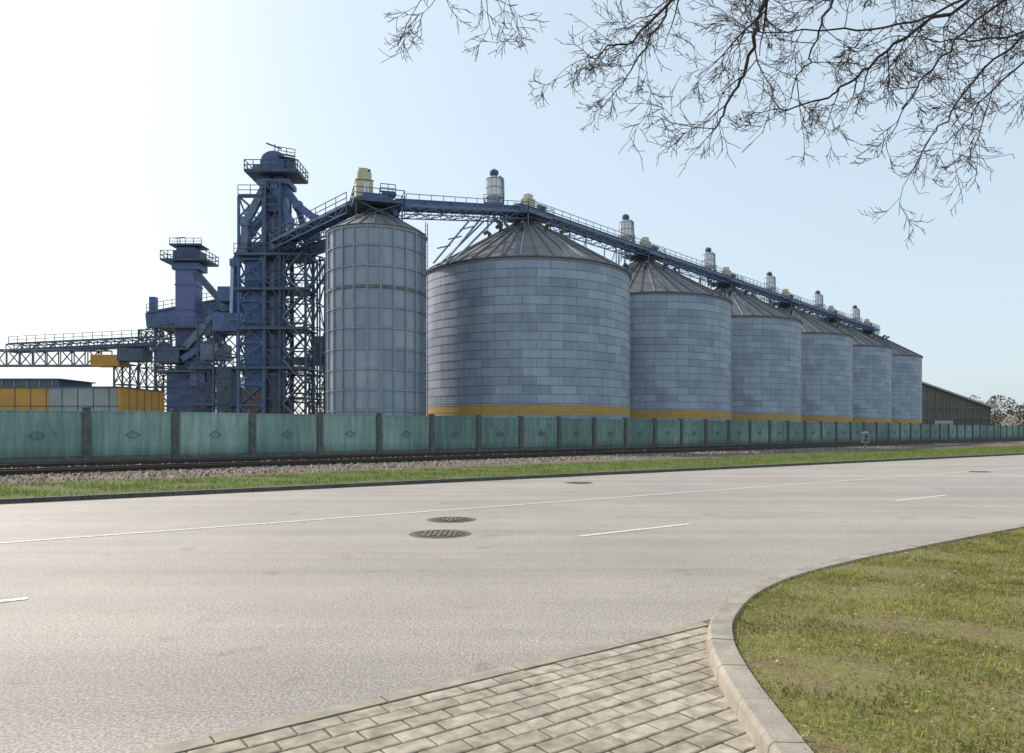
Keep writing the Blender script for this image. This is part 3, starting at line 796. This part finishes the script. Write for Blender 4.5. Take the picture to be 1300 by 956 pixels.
# ------------------------------------------------------------------ overhanging bare tree
b=MB(); rnd=random.Random(21)
def rv(): return V((rnd.gauss(0,1),rnd.gauss(0,1),rnd.gauss(0,1)))
def grow(p,d,L,r,level):
    segs=5 if level<3 else 3
    pts=[p.copy()]; rad=[r]; q=p.copy(); dd=d.normalized()
    for i in range(segs):
        dd=(dd+rv()*.17+V((0,0,-.045 if level<2 else .015))).normalized()
        q=q+dd*L/segs; pts.append(q.copy()); rad.append(max(.0033,r*(1-.75*(i+1)/segs)))
    b.tube(pts,rad,'bark2' if level>1 else 'bark',4 if level<3 else 3,False)
    if level>=4 or L<.10: return
    nch={1:5,2:4,3:2}[level]
    for i in range(nch):
        f=rnd.uniform(.15,1.)*segs; k=min(segs-1,int(f)); pp=pts[k].lerp(pts[k+1],f-k)
        base=(pts[k+1]-pts[k]).normalized(); sd=base.cross(rv()).normalized()
        ang=rnd.uniform(.45,.95); nd=base*math.cos(ang)+sd*math.sin(ang)
        nd.y*=.8
        grow(pp,nd,L*rnd.uniform(.36,.64),max(.0036,rad[k]*.6),level+1)
T=V((10.8,10.2,0))
limbs=[
 ([(10.8,10.2,5.2),(8.6,9.4,8.2),(5.4,8.6,8.4),(3.4,8.1,7.3)],[(2.75,8,6.36),(2.65,8,5.9),(2.45,8,5.4),(2.22,8,4.95)],.075,.028),
 ([(10.8,10.2,6.0),(8.2,9.6,9.2),(5.,9,9.2),(2.9,8.6,7.6)],[(1.83,8.5,6.65),(1.42,8.5,6.2),(.9,8.5,6.0)],.075,.018),
 ([(10.8,10.2,6.6),(7.5,9.8,9.8),(3.6,9.,9.2),(1.2,8.6,7.5)],[(.1,8.5,7.0),(-.4,8.5,6.85),(-.75,8.5,6.8),(-1.05,8.5,6.85)],.07,.014),
 ([(10.8,10.2,5.6),(8.8,9.6,8.4),(6.9,9.2,8.0)],[(5.9,9,7.14),(4.84,9,6.5),(4.21,9,6.0),(3.8,9,5.7),(3.2,9,5.6)],.07,.024),
 ([(10.8,10.2,5.0),(8.8,9.5,7.4)],[(6.9,9,6.85),(5.8,9,6.1),(5.35,9,5.5),(5.05,9,5.1)],.07,.018),
 ([(10.8,10.2,5.4),(8.4,8.6,7.6)],[(5.9,7.5,6.6),(4.76,7.5,5.85),(4.25,7.5,5.3),(4.0,7.5,4.95)],.065,.017),
 ([(10.8,10.2,6.3),(8.,9.,8.9),(5.,8.2,7.9)],[(3.87,8,6.75),(3.44,8,6.25),(3.30,8,5.8),(3.1,8,5.5)],.07,.018),
 ([(10.8,10.2,6.9),(8.,10.2,10.),(4.5,9.8,9.6),(2.6,9.5,8.)],[(1.94,9.5,7.0),(1.6,9.5,6.4),(1.35,9.5,6.05)],.07,.016),
 ([(10.8,10.2,5.0),(8.6,9.2,6.9)],[(6.6,8.6,6.3),(5.6,8.5,5.6),(5.2,8.5,5.15)],.06,.015),
 ([(10.8,10.2,5.9),(8.4,9.9,8.)],[(6.6,9.8,7.6),(5.2,9.8,7.1),(4.0,9.6,6.9),(3.0,9.5,6.8)],.07,.018),
 ([(10.8,10.2,5.1),(8.8,9.9,7.2)],[(7.2,9.4,6.95),(6.2,9.2,6.6),(5.5,9.1,6.5),(4.7,9.,6.5)],.065,.016),
]
b.tube([T,T+V((.02,0,.5)),T+V((.0,0,3)),T+V((-.05,.05,6)),T+V((0.1,.1,9)),T+V((.2,0,12.5))],[.36,.27,.22,.17,.1,.03],'bark',12)
for pre,vis,r0,r1 in limbs:
    P=[V(p) for p in pre+vis]; C=catmull(P,6); n=len(C)
    for i in range(1,n-1): C[i]=C[i]+rv()*.02
    rad=[r0+(r1-r0)*min(1,(i/((len(pre))*6)))**.7 if i<len(pre)*6 else max(.006,r1*(1-.7*(i-len(pre)*6)/(n-len(pre)*6))) for i in range(n)]
    b.tube(C,rad,'bark',6,False)
    cum_=0.; nxt=0.
    for i in range(1,n):
        cum_+=(C[i]-C[i-1]).length
        if i>(len(pre)-1.2)*6:
            while cum_>nxt:
                base=(C[i]-C[i-1]).normalized(); sd=base.cross(rv()).normalized(); sd.z-=.05
                a=rnd.uniform(.5,1.1); nd=base*math.cos(a)+sd*math.sin(a); nd.y*=.7
                grow(C[i].copy(),nd,rnd.uniform(.4,.92),max(.007,rad[i]*.55),1); nxt=cum_+rnd.uniform(.12,.28)
        else: nxt=cum_
    grow(C[-1],C[-1]-C[-2],.35,.007,2)
for i in range(14):
    z=rnd.uniform(4.5,11.5); a=rnd.uniform(-1.9,1.1); d=V((math.cos(a),math.sin(a),rnd.uniform(.25,.9)))
    pts=[T+V((0,0,z))]; dd=d.normalized(); L=rnd.uniform(2.5,4.2)
    for j in range(6):
        dd=(dd+rv()*.12).normalized(); pts.append(pts[-1]+dd*L/6)
    b.tube(pts,[.07*(1-j*.13) for j in range(7)],'bark',6,False)
    for j in range(2,7): 
        for _ in range(2): grow(pts[j],dd+rv()*.7,rnd.uniform(.7,1.3),.014,2)
b.build("bare_tree",tuple(T))

# ------------------------------------------------------------------ light, sky, camera
w=bpy.data.worlds.new("World"); scene.world=w; w.use_nodes=True
nt=w.node_tree; bg=nt.nodes["Background"]; sk=nt.nodes.new("ShaderNodeTexSky"); sk.sky_type='NISHITA'
EL,AZ=36.,-52.
sk.sun_disc=False; sk.sun_elevation=math.radians(EL); sk.sun_rotation=math.radians(AZ%360)
sk.air_density=1.0; sk.dust_density=2.1; sk.ozone_density=1.0
hz=mixc(nt,.62,sk.outputs[0],(5.5,6.55,7.2))   # thin bright haze over the clear sky
nt.links.new(hz,bg.inputs[0]); bg.inputs[1].default_value=.15
sd=V((math.sin(math.radians(AZ))*math.cos(math.radians(EL)),math.cos(math.radians(AZ))*math.cos(math.radians(EL)),math.sin(math.radians(EL))))
sl=bpy.data.lights.new("sun","SUN"); sl.energy=4.9; sl.angle=math.radians(.5); sl.color=(1,.92,.81)
so=bpy.data.objects.new("sun",sl); so.rotation_euler=(-sd).to_track_quat('-Z','Y').to_euler(); so.location=(-30,20,40); scene.collection.objects.link(so)
cam=bpy.data.cameras.new("camera"); co=bpy.data.objects.new("camera",cam); scene.collection.objects.link(co)
co.location=(0,0,1.65); co.rotation_euler=(math.radians(90),0,0); cam.lens=25.75; cam.sensor_width=36; cam.shift_y=.0531
cam.clip_start=.05; cam.clip_end=8000; scene.camera=co
scene.view_settings.view_transform='Standard'; scene.view_settings.look='None'; scene.view_settings.exposure=0
